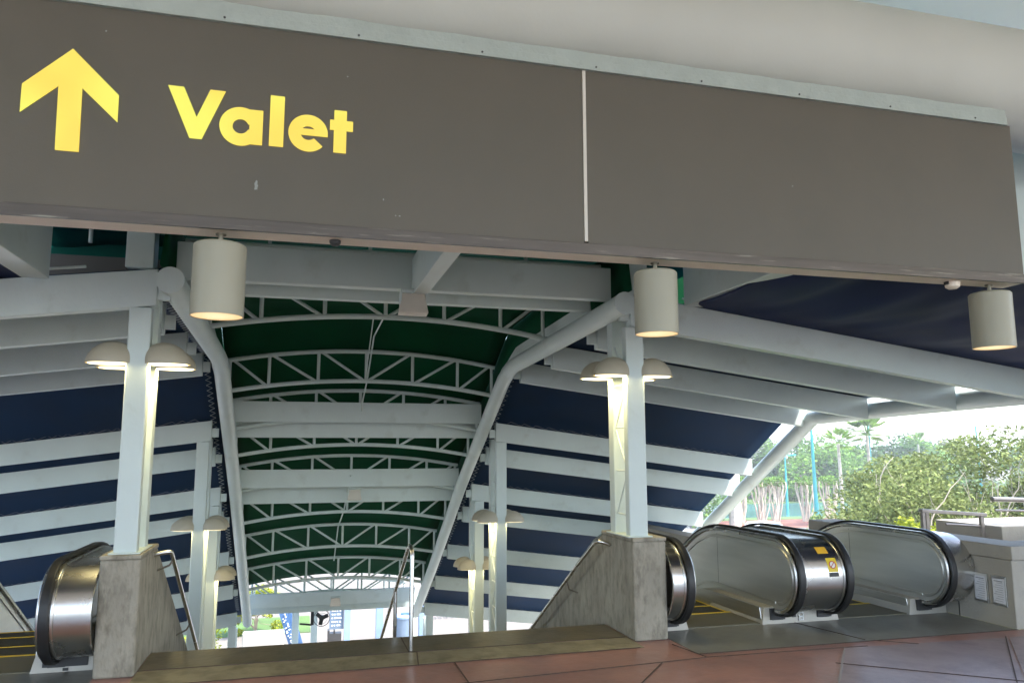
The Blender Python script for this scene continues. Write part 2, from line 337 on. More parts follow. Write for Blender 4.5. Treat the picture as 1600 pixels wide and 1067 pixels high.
# arched trusses
def truss(y,k,lift=0):
    zb0=tz(y)+.10+lift; 
    def ch(x,h): return zb0+.20*(1-((x-XC)/2.05)**2)+h
    lab='arched white truss across the vault, '+['first behind the front cross beams','widest one in front of the double beams','directly above the first double beams','just below the first double beams','directly above the beam with a small floodlight','below the second pair of beams','second from the open end','last one carrying green canvas','first bare one past the canvas','outermost bare one at the foot of the vault'][k]
    t=thing('arch_truss',(XC,y,zb0),lab,'truss','arched trusses of the green vault')
    xs=[XC-2.05+4.1*i/24 for i in range(25)]
    MB().tube([(x,y,ch(x,0)) for x in xs],.033,10).build('bottom_chord',STEEL,t)
    MB().tube([(x,y,ch(x,.46)) for x in xs],.033,10).build('top_chord',STEEL,t)
    vx=[-2.0,-1.44,-.72,0,.72,1.44,2.0]
    for v in vx: MB().tube([(XC+v,y,ch(XC+v,.02)),(XC+v,y,ch(XC+v,.44))],.024,8).build('strut',STEEL,t)
    for a,b in ((-2.0,-1.44),(-1.44,-.72),(-.72,0),(2.0,1.44),(1.44,.72),(.72,0)):
        c=math.copysign(.05,b-a); MB().tube([(XC+a+c,y,ch(XC+a+c,.45)),(XC+b-c,y,ch(XC+b-c,.02))],.021,8).build('brace',STEEL,t)
TY=[(9.4,0),(12.2,0),(13.27,.04),(14.0,0),(15.24,.04),(16.25,0),(17.6,0),(19.1,0),(21.3,.62),(22.6,1.0)]
for k,(y,up_) in enumerate(TY): truss(y,k,up_)
# small conduit under the crown
cz=lambda y:tz(y)+.10+.2+.42
cd=MB(); cd.tube([(XC+.03,9.4,cz(9.4)-.42),(XC+.06,10.0,cz(10)-.25),(XC+.02,11.2,cz(11.2)-.30),(XC+.02,12.2,cz(12.2)-.40),(XC+.0,12.7,cz(12.7)-.4),(XC,13,cz(13)-.42)],.011,6)
cd.tube([(XC-.03,9.4,cz(9.4)-.40),(XC-.04,10.6,cz(10.6)-.15),(XC-.01,12.2,cz(12.2)-.38)],.008,6)
cd.tube([(XC-.02,15.0,cz(15)-.42),(XC-.06,16.25,cz(16.25)-.4),(XC-.1,17.6,cz(17.6)-.02),(XC-.1,19.1,cz(19.1)-.03)],.014,6)
tag(cd.build('conduit',STEEL),'thin grey wiring conduit drooping under the crown of the green vault','conduit')
# green vault canvas
def vault(u,v):
    y=8.2+(20.1-8.2)*u; x=XC-2.08+4.16*v
    sag=.02*math.sin(u*math.pi*7)**2
    return (x,y,tz(y)+.60+.20*(1-((x-XC)/2.08)**2)+.035-sag)
t=thing('green_canopy',(XC,8.2,3.7),'dark green canvas vault stretched over the arched trusses','canopy')
MB().grid(vault,60,16).build('vault_canvas',GREEN,t,solid=.006)
for s in (-1,1):
    MB().grid(lambda u,v:(XC+s*(2.085+.05*v),6.9+(20.1-6.9)*u,tz(6.9+13.2*u)+.635-.50*v),50,2).build('side_canvas',GREEN,t,solid=.004)
MB().grid(lambda u,v:(XC-2.3+4.6*v,20.12+4.8*u,-1.26-.05*u+.12*(1-(2*v-1)**2)),16,12).build('added_foot_shade',GREEN,t,solid=.006)  # unseen level canvas, added to shade the last cross beams
# near green canvas behind sign, in its lit tone
def near(u,v):
    x=-2.4+6.6*v; y=4.9+3.4*u
    return (x,y,3.98-.10*((x-XC)/2.8)**2-.03*(y-5)+.015*math.sin(9*x+3*y))
t=thing('green_canopy',(XC,5,3.8),'green canvas glimpsed right behind the sign above the front beams','canopy')
MB().grid(near,14,40).build('roof_canvas',GREENLIT,t,solid=.006)
for sg_ in (-1,1):
    MB().prism([(XC+sg_*2.15,3.26),(XC+sg_*5.2,2.86),(XC+sg_*5.2,3.4),(XC+sg_*3.3,3.99),(XC+sg_*2.15,3.99)],1,8.3,8.31).build('end_curtain',GREENLIT if sg_<0 else GREEN,t)
tag(MB().box(-2.35,-1.25,7.6,7.7,3.30,3.50).build('cross_beam',BRUSHD,bevel=.005),'dark grey beam stub seen above the left front beam, under the near green canvas','roof beam')
rp=MB()
for x in (-1.9,-.35,.6,2.2): rp.tube([(x,7.6,3.62),(x,7.6,3.93)],.018,8)
rp.tube([(-1.1,7.6,3.7),(3.6,7.6,3.7)],.018,8); rp.build('hanger_rail',STEEL,t)
# navy side canvases
for s,nm in ((-1,'left'),(1,'right')):
    t=thing('navy_canopy',(XC+s*4.7,11,zt(11,4.7)),'dark blue canvas roof laced over the sloping beams of the %s bay'%nm,'canopy','dark blue side canopies')
    ys=[7.1+.35*i for i in range(40)]
    def nav(u,v,s=s):
        y=7.09+(21.0-7.09)*u; dx=2.13+((7.36 if y<11.2 else 7.23)-2.13)*v
        return (XC+s*dx,y,zt(y,dx)+.03-.03*math.sin(math.pi*v)*abs(math.sin(u*math.pi*9)))
    MB().grid(nav,120,20).build('roof_canvas',NAVY,t,solid=.006)
    # lacing cords along both canvas edges
    for d0,d1 in ((2.24,2.32),(7.20,7.29)):
        lc=MB(); y=7.5; pts=[]
        while y<20.6:
            pts+=[(XC+s*d0,y,zt(y,d0)-.012),(XC+s*d1,y+.06,zt(y+.06,d1)-.005)]; y+=.12
        lc.tube(pts,.003,4,False); lc.build('edge_lacing',STEELW,t)
    # cross lacing beside beams
    for by in (13.1,15.05,17.55,19.15,20.75):
        pts=[]; d=2.5
        while d<6.9:
            pts+=[(XC+s*d,by-.02,zt(by,d)+.006),(XC+s*(d+.05),by-.05,zt(by-.05,d+.05)+.016)]; d+=random.uniform(.12,.3)
        lc=MB(); lc.tube(pts,.0035,4,False); lc.build('beam_lacing',GREYT,t)
    def navn(u,v,s=s):
        y=4.7+(7.07-4.7)*u; d_=2.75 if s>0 else 3.18; dx=d_+(9.6-d_)*v
        wr=.03*math.sin(5.5*dx+1.2*y+math.sin(2*dx))+.014*math.sin(10.3*dx-1.9*y+1)+.004*math.sin(19*dx+2*y)
        edge=min(1,(1-u)*3.5)
        return (XC+s*dx,y,zt(y,dx)+.02+wr*edge*.7-(.09 if s>0 else .03)*math.sin(math.pi*u))
    t2=thing('navy_canopy',(XC+s*5,6,zt(6,5)),'wrinkled dark blue canvas sheet hanging behind the sign on the %s'%nm,'canopy','dark blue side canopies')
    MB().grid(navn,40,160).build('roof_canvas',NAVYLIT,t2,solid=.005)
    rd=MB(); rd.tube([(XC+s*2.7,6.95,zt(7,2.7)+.045),(XC+s*9.4,6.95,zt(7,9.4)+.045)],.012,6); rd.build('hem_rod',STEEL,t2)

# columns
def column(x,y,zb,zt0,zt1,gap,w0,label,side):
    t=thing('steel_column',(x,y,zb),label,'column','twin post columns of the canopy')
    MB().box(x-w0/2,x+w0/2,y+.003,y+.103,zb,zt0).build('front_post',STEEL,t,bevel=.012)
    MB().box(x-w0/2,x+w0/2,y+gap,y+gap+.13,zb,zt1).build('rear_post',STEEL,t,bevel=.008)
    MB().box(x-w0/2-.03,x+w0/2+.03,y-.03,y+gap+.17,zb-.0,zb+.012).build('base_plate',STEEL,t,bevel=.003)
    z=zb+.2; k=0
    while z+.42<zt0:
        for xs in (x-w0/2+.03,):
            b=MB(); b.tube([(xs,y+.1,z),(xs,y+gap,z)],.008,6); b.tube([(xs,y+.1 if k%2 else y+gap,z),(xs,y+gap if k%2 else y+.1,z+.40)],.008,6); b.build('lacing_bar',STEELW,t)
        z+=.42; k+=1
    return t
column(-1.333,7.0,.937,zt(7,2.28)-.317,3.27,.36,.175,'grey steel column on the left concrete wall end','l')
column(3.14,7.0,.937,zt(7,2.2)-.317,3.27,.36,.19,'grey steel column on the right concrete wall end','r')
for i,(y,xl,xr) in enumerate([(13.1,-1.475,3.345),(15.05,-1.46,3.40),(20.75,-1.45,3.38)]):
    wd=.185
    for s,x,nm in ((-1,xl,'left'),(1,xr,'right')):
        lab=['second %s column down the stairs, under the topmost sloping beam','third %s column down the stairs, with the lowest dome lamps','short %s column at the foot of the sloping roof'][i]%nm
        zb=G if i==2 else -.6-.58*(y-8.2)-1.0
        column(x,y,max(G,zb),zt(y,2.42)-.317,(tz(y+.45)+.15 if i<2 else zt(y,2.42)-.45),.42,wd,lab,nm)

# column lamps
def dome_lamp(x,y,z,s,label,L=.33,Hh=.185,Wd=.15,light=True):
    t=thing('dome_lamp',(x,y,z),label,'wall lamp','dome lamps on the columns')
    cx=x+s*.135; rx=.185; ry=.125
    def f(u,v):
        a=2*math.pi*v; r=math.cos(u*math.pi/2); lift=math.sin(u*math.pi/2)
        return (cx+rx*r*math.cos(a)-s*.03*lift, y+ry*r*math.sin(a), z+Hh*lift**.85)
    MB().grid(f,12,32).build('shade',BEIGE,t,auto=60)
    MB().prism([(cx+(rx-.022)*math.cos(.2618*i),y+(ry-.02)*math.sin(.2618*i)) for i in range(24)],2,z-.004,z+.012).build('diffuser',DIFF,t)
    MB().box(min(x,x+s*.03),max(x,x+s*.03),y-.04,y+.04,z+.03,z+.14).build('wall_plate',BEIGE,t)
    if light:
        ld=bpy.data.lights.new('lamp_light','AREA'); ld.shape='RECTANGLE'; ld.size=.22; ld.size_y=.2; ld.energy=1.25; ld.color=(1,.84,.40)
        lo=bpy.data.objects.new('lamp_light',ld); sc.collection.objects.link(lo); lo.parent=t; lo.location=(s*.13,0,-.012)
for (x0,x1,y,z,gap,nm) in ((-1.42,-1.245,7.0,2.475,.40,'front left column'),(3.045,3.235,7.0,2.475,.40,'front right column'),(-1.57,-1.38,13.1,.55,.45,'second left column'),(3.25,3.44,13.1,.55,.45,'second right column'),(-1.555,-1.365,15.05,-.50,.45,'third left column'),(3.305,3.495,15.05,-.5,.45,'third right column')):
    for s,x in ((-1,x0),(1,x1)):
        for yy,fr in ((y+.06,'nearer'),(y+gap+.04,'farther')):
            dome_lamp(x,yy,z,s,'beige dome lamp on the %s, %s of the two on its %s face'%(nm,fr,'left' if s<0 else 'right'))

# floodlights under the cross beams
for (x,y,z,sc_,lab) in ((.965,7.16,3.10,1.0,'large cream floodlight box under the foremost cross beam'),(1.0,15.0,.95,.95,'cream floodlight box hung from the lower double beam'),(.975,20.65,-1.98,1.0,'small cream floodlight box at the foot of the vault')):
    t=thing('floodlight',(x,y,z),lab,'floodlight','floodlights under the cross beams')
    w0,w1,h,d=.105*sc_,.135*sc_,.19*sc_,.10
    zb=z-.09
    MB().hexa([(x-w1,y-d-.03,zb),(x+w1,y-d-.03,zb),(x+w1,y,zb-.015),(x-w1,y,zb-.015),(x-w0,y-d+.02,zb+h),(x+w0,y-d+.02,zb+h),(x+w0,y,zb+h),(x-w0,y,zb+h)]).build('housing',CREAML,t,bevel=.008)
    MB().box(x-w0-.018,x-w0-.006,y-d,y-.01,zb+.08,zb+h+.04).box(x+w0+.006,x+w0+.018,y-d,y-.01,zb+.08,zb+h+.04).box(x-w0-.018,x+w0+.018,y-d,y-.01,zb+h+.03,zb+h+.042).build('yoke',STEEL,t)

# ------------------------------------------------------------ sign
sg=thing('overhead_sign',(1.735,4.7,3.0),'long dark taupe overhead sign reading Valet with a yellow arrow','sign')
X0,X1=-1.86,5.30
MB().box(X0,1.727,4.60,4.78,3.075,4.27).build('sign_panel',SIGN,sg,bevel=.003)
MB().box(1.752,X1,4.60,4.78,3.075,4.27).build('sign_panel',SIGN,sg,bevel=.003)
MB().box(1.7285,1.7505,4.594,4.77,3.09,4.26).build('divider_strip',BARW,sg)
MB().box(X0,X1+.004,4.594,4.615,3.008,3.078).build('bottom_trim',BRUSH,sg,bevel=.002)
MB().box(X0,X1+.002,4.616,4.80,3.012,3.07).build('soffit',PEACH,sg)
MB().box(X0,5.25,4.575,4.62,4.262,4.325).build('top_trim',TRIMG,sg,bevel=.002)
ct=MB(); n=160; xs=[X0+(5.25-X0)*i/n for i in range(n+1)]
i0=0
for a,b in zip(xs,xs[1:]):
    ha=4.388+.0025*math.sin(a*9)+.003*max(0,math.sin(a*3.1+1))**9+.0015*math.sin(a*31); hb=4.388+.0025*math.sin(b*9)+.003*max(0,math.sin(b*3.1+1))**9+.0015*math.sin(b*31)
    ct.hexa([(a,4.585,4.329),(b,4.585,4.329),(b,4.63,4.329),(a,4.63,4.329),(a,4.585,ha),(b,4.585,hb),(b,4.63,hb),(a,4.63,ha)])
ct.build('caulked_flange',TRIMG,sg)
sc_=MB()
for i in range(9): sc_.tube([(-1.3+.78*i,4.571,4.285),(-1.3+.78*i,4.576,4.285)],.007,8)
sc_.build('screws',DARK,sg)
sm=MB()
for (x,z,a,b) in ((-.303,3.283,.012,.028),(.434,3.26,.004,.008),(.533,3.164,.007,.004),(.51,3.165,.004,.004),(-1.15,4.12,.005,.005),(.2,4.02,.005,.004),(3.3,3.6,.005,.004)):
    rr_=[random.uniform(.55,1.2) for _ in range(14)]; sm.prism([(x+a*math.cos(t*.4488)*rr_[t],z+b*math.sin(t*.4488)*rr_[t]) for t in range(14)],1,4.5975,4.599)
sm.build('paint_chips',mat('chipped_paint',(.28,.30,.28),.6),sg)
# arrow and lettering
MB().prism([(-1.309,3.987),(-1.546,3.750),(-1.545,3.589),(-1.367,3.761),(-1.359,3.390),(-1.241,3.390),(-1.248,3.762),(-1.058,3.582),(-1.060,3.742)],1,4.592,4.599).build('arrow',GLOW,sg)
MB().prism([(-.807,3.835),(-.721,3.835),(-.645,3.660),(-.578,3.835),(-.494,3.835),(-.612,3.531),(-.678,3.531)],1,4.592,4.599).build('letter',GLOW,sg)
def ring(mb,c,ro,ri,a0,a1,n=36,sy=1,syi=1):
    for k in range(n):
        t0=R(a0+(a1-a0)*k/n); t1=R(a0+(a1-a0)*(k+1)/n)
        q=[(c[0]+ri*math.cos(t0),c[1]+ri*syi*math.sin(t0)),(c[0]+ro*math.cos(t0),c[1]+ro*sy*math.sin(t0)),(c[0]+ro*math.cos(t1),c[1]+ro*sy*math.sin(t1)),(c[0]+ri*math.cos(t1),c[1]+ri*syi*math.sin(t1))]
        mb.prism(q,1,4.592,4.599)
    return mb
a=MB(); ring(a,(-.403,3.631),.117,.045,20,340,40); a.prism([(-.354,3.739),(-.280,3.739),(-.280,3.528),(-.354,3.528)],1,4.5915,4.5985); a.build('letter',GLOW,sg)
MB().prism([(-.242,3.842),(-.161,3.842),(-.161,3.530),(-.242,3.530)],1,4.592,4.599).build('letter',GLOW,sg)
e=MB(); ring(e,(-.020,3.631),.114,.044,-2,318,40); e.prism([(-.066,3.657),(.092,3.657),(.094,3.618),(-.066,3.618)],1,4.5915,4.5985); e.build('letter',GLOW,sg)
t_=MB(); t_.prism([(.129,3.793),(.203,3.793),(.203,3.527),(.129,3.527)],1,4.592,4.599); t_.prism([(.105,3.730),(.241,3.730),(.241,3.667),(.105,3.667)],1,4.5915,4.5985); t_.build('letter',GLOW,sg)
sn=MB(); sn.lathe([(.035,0),(.033,-.018),(.02,-.032),(.001,-.036)],(.16,4.70,3.011),16)
tag(sn.build('sensor_dome',DARK),'small black sensor dome under the sign trim left of centre','sensor')
jb=thing('junction_box',(4.75,4.70,3.0),'small peach conduit box under the right end of the sign','box')
MB().lathe([(.055,0),(.05,-.04),(.03,-.055),(.001,-.056)],(4.72,4.70,3.010),16).build('box_body',PEACH,jb); MB().box(4.66,4.68,4.68,4.72,2.985,3.008).build('clip',DARK,jb)
# round fascia tube above the sign, ceiling
tag(MB().tube([(-16,5.0,4.80),(12,5.0,4.80)],.49,96).build('fascia_tube',TUBEW),'huge smooth grey round tube running above the sign','beam')
struct(MB().box(-16,20,-9,6.6,6.0,6.15).build('ceiling',CEIL))
for x,lab in ((-9,'square building post left of the view'),(9.4,'square building post right of the view')):
    tag(MB().box(x-.2,x+.2,4.5,4.9,0,6.0).build('building_post',STEEL,bevel=.01),lab,'post')
sl=thing('end_panel',(7,5.6,3.3),'plain pale panel peeking out past the right end of the sign','panel')
MB().box(6.15,9.25,5.58,5.66,4.70,4.78).build('frame',STEEL,sl)
MB().box(6.2,9.2,5.66,5.7,3.3,4.7).build('backing',STEEL,sl)
tag(MB().box(6.35,6.42,4.9,4.98,3.0,4.35).build('hanger_post',STEEL,bevel=.004),'slim pale post at the right edge of the sign','post')
# hanging cylinder lamps
for x,r,lab in ((-.493,.148,'cream cylinder lamp hanging near the left column'),(2.279,.145,'cream cylinder lamp hanging in front of the right tube end'),(5.085,.147,'cream cylinder lamp at the far right end of the sign')):
    t=thing('cylinder_lamp',(x,4.72,2.52),lab,'hanging lamp','cylinder lamps under the sign')
    z0,z1=2.52,2.945
    MB().lathe([(r-.006,z0),(r,z0),(r,z1-.012),(r-.012,z1),(.001,z1+.002)],(x,4.72,0),64).lathe([(r-.006,z0),(r-.006,z0+.04)],(x,4.72,0),64).build('shade',CREAM,t,auto=30)
    MB().lathe([(.001,z0+.003),(r-.0065,z0+.003)],(x,4.72,0),64).build('lens',LENS,t)
    MB().tube([(x,4.72,z1),(x,4.72,3.011)],.014,12).build('stem',CREAM,t)
    MB().lathe([(.03,z1+.058),(.03,z1+.066),(.001,z1+.067)],(x,4.72,0),24).build('canopy_plate',CREAM,t)

# ------------------------------------------------------------ escalators
def epath(r=0,yend=16.8):
    c=(7.20,.495); R0=.395+r; p=[]
    for k in range(0,22):
        a=R(-86-184*k/21)   # from under-front round to the top
        p.append((c[0]+R0*math.cos(a),c[1]+R0*math.sin(a)))
    p=[q for q in p]
    # straight top
    top=c[1]+R0
    for y in (7.6,8.0,8.25): p.append((y,top))
    for k in range(1,8):
        a=R(30*k/7); rr=1.5+r; p.append((8.25+rr*math.sin(a),top-rr*(1-math.cos(a))))
    y,z=p[-1]; p.append((yend,z-(yend-y)*.577)); return p
def lowpath():   # top of the skirt deck
    p=[(7.32,.165),(8.35,.165)]
    for k in range(1,8):
        a=R(30*k/7); p.append((8.35+1.2*math.sin(a),.165-1.2*(1-math.cos(a))))
    y,z=p[-1]; p.append((16.8,z-(16.8-y)*.577)); return p
def balustrade(t,x,inner,label=None):
    # inner = +1: passenger side faces +X
    E=epath()
    MB().sweep(E,x-.036,x+.036,-.012,.015).build('handrail',RUBBER,t,bevel=.012)
    MB().sweep(epath(-.03),x-.062,x+.062,-.03,.012).build('rim',CHROME,t,bevel=.012)
    top=epath(-.05); low=lowpath()
    poly=top[1:]+[ (16.8,low[-1][1]) ]+list(reversed(low))
    MB().prism(poly,0,x-.035,x+.035).build('panel',PANEL,t)
    inn=epath(-.115)[1:]; lo=[(q[0]+.05,q[1]+.06) for q in low[:-1]]
    loop=inn+list(reversed(lo))
    MB().sweep(inn+[],x-.046,x+.046,-.016,.016).build('panel_trim',STAINL,t,bevel=.005)
    MB().sweep([(7.22,.215)]+lo[1:]+[(16.8,low[-1][1]+.06)],x-.046,x+.046,-.014,.014).build('panel_trim',STAINL,t,bevel=.005)
    MB().box(x-.0355,x+.0355,8.35,8.356,.22,.80).build('panel_seam',DARK,t)
    # deck and skirt
    a,b=sorted((x-inner*.08,x+inner*.17))
    poly=list(low)+[(16.8,low[-1][1]-.5)]
    poly+=[(8.9,-.6),(8.4,0.0),(7.28,0.0)]
    MB().prism(poly,0,a,b).build('skirt',STAINL,t,bevel=.006)
    MB().box(x-.065,x+.065,7.262,7.30,.03,.15).build('brush_inlet',DARK,t)
def escalator(xl,xr,label,drumL=None,drumR=None):
    t=thing('escalator',((xl+xr)/2,7.3,0),label,'escalator','escalators beside the stairs')
    balustrade(t,xl,1); balustrade(t,xr,-1)
    for d in (drumL,drumR):
        if d: MB().sweep(epath(-.045),d[0],d[1],-.02,.012).build('outer_cladding',CHROME,t,bevel=.006)
    MB().box(xl+.17,xr-.17,7.30,7.86,-.02,.012).build('landing_plate',mat('landing_metal',(.13,.12,.085),.42,.2,.15,6,.1,40,stretch=(30,1,1)),t)
    MB().box(xl+.17,xr-.17,7.862,7.90,-.02,.014).build('comb_plate',YEL,t)
    z=0
    for k in range(9):
        y=7.91+.40*k
        if k==2: z=-.03
        if k==3: z=-.13
        if k>3: z-=.231
        sp=MB(); sp.box(xl+.18,xr-.18,y,y+.39,z-.18,z-.002)
        st=sp.build('step',STEPM,t)
        e=MB(); e.box(xl+.18,xr-.18,y+.375,y+.391,z-.0018,z+.003); e.box(xl+.18,xl+.195,y,y+.36,z-.0018,z+.003); e.box(xr-.195,xr-.18,y,y+.36,z-.0018,z+.003); e.build('safety_line',YEL,st)
    return t
e1=escalator(3.57,4.76,'brushed steel escalator just right of the right concrete wall',drumL=(3.40,3.53))
e2=escalator(5.31,6.56,'brushed steel escalator next to the precast wall with notices',drumL=(4.81,5.26),drumR=(6.61,6.86))
e3=escalator(-3.02,-1.83,'brushed steel escalator left of the left concrete wall',drumR=(-1.79,-1.51))
# base block between the twins
MB().hexa([(4.58,7.258,0),(5.49,7.258,0),(5.49,8.3,0),(4.58,8.3,0),(4.62,7.275,.168),(5.45,7.275,.168),(5.45,8.3,.168),(4.62,8.3,.168)]).build('base_block',ALU,e2,bevel=.005)
for x in (4.76,5.31): MB().box(x-.085,x+.085,7.252,7.30,.045,.155).build('brush_inlet',DARK,e2)
mk=MB()
for k,(a,b) in enumerate(((5.0,.025),(5.0,.06),(5.0,.095))):
    mk.box(a,a+.06,7.250,7.262,b,b+.008); mk.box(a,a+.008,7.250,7.262,b,b+.025); mk.box(a+.052,a+.06,7.250,7.262,b+.01,b+.03)
mk.build('painted_marks',WHITE,e2)
MB().box(4.93,4.97,7.250,7.262,.06,.12).build('key_switch',DARK,e2)
MB().hexa([(3.40,7.258,0),(3.76,7.258,0),(3.76,8.3,0),(3.40,8.3,0),(3.40,7.275,.166),(3.72,7.275,.166),(3.72,8.3,.166),(3.40,8.3,.166)]).build('base_block',ALU,e1,bevel=.005)
MB().box(3.49,3.65,7.252,7.30,.045,.155).build('brush_inlet',DARK,e1)
MB().hexa([(6.37,7.258,0),(6.86,7.258,0),(6.86,8.3,0),(6.37,8.3,0),(6.41,7.275,.166),(6.86,7.275,.166),(6.86,8.3,.166),(6.41,8.3,.166)]).build('base_block',ALU,e2,bevel=.005)
MB().box(6.47,6.66,7.252,7.30,.045,.155).build('brush_inlet',DARK,e2)
MB().hexa([(-2.02,7.258,0),(-1.51,7.258,0),(-1.51,8.3,0),(-2.02,8.3,0),(-1.98,7.275,.166),(-1.51,7.275,.166),(-1.51,8.3,.166),(-1.98,8.3,.166)]).build('base_block',ALU,e3,bevel=.005)
MB().box(-1.93,-1.60,7.252,7.30,.045,.155).build('brush_inlet',DARK,e3)
MB().box(-1.78,-1.74,7.250,7.257,.012,.035).build('key_switch',DARK,e3)
# caution sticker wrapped on the cladding
def arcp(a0,a1,rr,n=10): return [(7.20+rr*math.cos(R(a0+(a1-a0)*k/n)),.495+rr*math.sin(R(a0+(a1-a0)*k/n))) for k in range(n+1)]
st=MB().sweep(arcp(170,148,.363),5.09,5.20,-.0015,.0005).build('caution_sticker',YEL,e2)
MB().sweep(arcp(177,170.5,.363),5.09,5.20,-.0015,.0005).build('sticker_footer',DARK,st)
MB().sweep(arcp(140,127,.363),5.03,5.15,-.0015,.0005).build('caution_sticker',mat('orange_yellow',(.75,.42,.03),.5),e2)
dk=MB(); ang=160; rr=.3655
def onarc(x,a,r=rr): return (x,7.20+r*math.cos(R(a)),.495+r*math.sin(R(a)))
i=len(dk.v); dk.v=[onarc(5.145+.036*math.cos(t*.3927),159+5.6*math.sin(t*.3927)) for t in range(16)]; dk.f=[tuple(range(16))]
dk.build('pictogram_disc',WHITE,st)
rg=MB(); rg.tube([onarc(5.145+.034*math.cos(t*.3927),159+5.3*math.sin(t*.3927),.367) for t in range(17)],.004,5,False); rg.tube([onarc(5.122,162.6,.367),onarc(5.168,155.4,.367)],.004,5)
rg.build('prohibition_ring',mat('red_print',(.5,.03,.03),.5),st)

# precast wall at right with notices
pw=thing('precast_wall',(6.95,7,0),'pale precast concrete wall right of the escalators with two framed notices','wall')
MB().box(6.87,7.25,6.40,9.6,0,.66).build('wall_body',PRECAST,pw,bevel=.01)
MB().box(6.85,7.28,6.37,9.6,.664,.80).build('wall_cap',PRECAST,pw,bevel=.01)
MB().box(6.88,7.24,9.6,16,G,.2).build('lower_wall',PRECAST,pw,bevel=.01)
MB().box(7.25,16,6.40,6.75,0,.66).build('wall_body',PRECAST,pw,bevel=.01)
MB().box(7.28,16,6.37,6.78,.664,.80).build('wall_cap',PRECAST,pw,bevel=.01)
MB().box(6.866,6.8705,7.09,7.10,0,.66).build('wall_seam',DARK,pw)
for k,y in enumerate((6.78,6.56)):
    n=thing('framed_notice',(6.865,y,.25),'framed white notice on the precast wall, '+('closer to the escalator' if k==0 else 'closer to the wall corner'),'notice','framed notices on the precast wall')
    MB().box(6.852,6.868,y-.085,y+.085,.20,.49).build('frame',STAINL,n,bevel=.003)
    MB().box(6.8485,6.853,y-.068,y+.068,.225,.465).build('sheet',PAPER,n)
    ln=MB()
    for j in range(9): ln.box(6.8475,6.849,y-.055,y+.055-.02*(j%3),.245+.022*j,.249+.022*j)
    ln.box(6.8475,6.849,y-.05,y+.05,.435,.445); ln.build('print',GREYT,n)
# guard rails on the wall
def ray(px,py,yy):
    d=fwd+rgt*((px-800)/1215)-up*((py-533.5)/1215); k=yy/d.y; return EYE+d*k
g=thing('guard_rail',(8.0,8.5,.55),'short stainless guard rail standing beyond the wall by the escalator','railing')
MB().box(7.75,7.79,8.48,8.52,.45,.97).build('post',RAILM,g); MB().box(8.67,8.72,8.48,8.52,.45,.90).build('post',RAILM,g); MB().box(8.1,8.15,8.8,8.85,.45,.93).build('post',RAILM,g)
MB().bar((7.74,8.5,.98),(8.76,8.5,.905),.07,.045).build('top_rail',RAILM,g,bevel=.006)
MB().tube([(8.12,8.5,.80),(8.68,8.5,.76)],.014,8).build('mid_rail',RAILM,g)
g=thing('guard_rail',(9.5,8.5,.55),'stainless rail cut off by the right edge above the pale block','railing')
MB().tube([(8.90,8.5,1.105),(10.6,8.5,1.04)],.032,12).build('top_rail',RAILM,g); MB().tube([(8.93,8.5,.96),(10.6,8.5,.90)],.014,8).build('mid_rail',RAILM,g)
MB().box(10.3,10.34,8.48,8.52,.4,1.06).build('post',RAILM,g)
pb=thing('planter_block',(9.6,8.5,.4),'pale concrete block behind the precast wall at the right edge','planter')
MB().box(8.80,11,8.3,9.4,.57,.77).build('block_body',PRECAST,pb,bevel=.01); MB().box(8.85,11,8.33,9.3,-.5,.568).build('base',CONC,pb)
# wall mounted handrails and centre rail
def rail(name,lab,paths,brk,r=.019):
    t=thing(name,paths[0][0],lab,'handrail','stair handrails')
    for p in paths: MB().tube(p,r,12).build('rail',CHROME,t)
    for p in brk: MB().tube(p,.009,8).build('bracket',CHROME,t)
rail('handrail','steel handrail fixed to the left concrete wall',[[(-1.2,7.55,.86),(-1.13,7.55,.875),(-1.08,7.56,.88),(-1.07,7.62,.87),(-1.07,8.2,.53),(-1.07,16.2,-4.08)]],[[(-1.2,7.75,.70),(-1.10,7.75,.74),(-1.075,7.76,.78)],[(-1.2,9.2,-.17),(-1.10,9.2,-.12),(-1.075,9.2,-.07)]])
rail('handrail','steel handrail fixed to the right concrete wall',[[(3.05,7.5,.81),(2.97,7.5,.84),(2.93,7.51,.85),(2.92,7.58,.84),(2.92,8.2,.50),(2.92,16.2,-4.12)]],[[(3.05,8.5,.18),(2.95,8.5,.22),(2.925,8.5,.30)],[(3.05,9.8,-.6),(2.95,9.8,-.55),(2.925,9.8,-.46)]])
rail('handrail','free standing bent steel handrail in the middle of the stairs',[[(1.0,7.15,.006),(1.0,7.15,.82),(1.0,7.17,.86),(1.0,7.22,.885),(1.0,7.32,.89),(1.0,7.42,.86),(1.0,16.2,-4.2)],[(1.0,8.35,.33),(1.0,8.35,-.5)]],[[(1.0,11.5,-1.5),(1.0,11.5,-2.3)]])

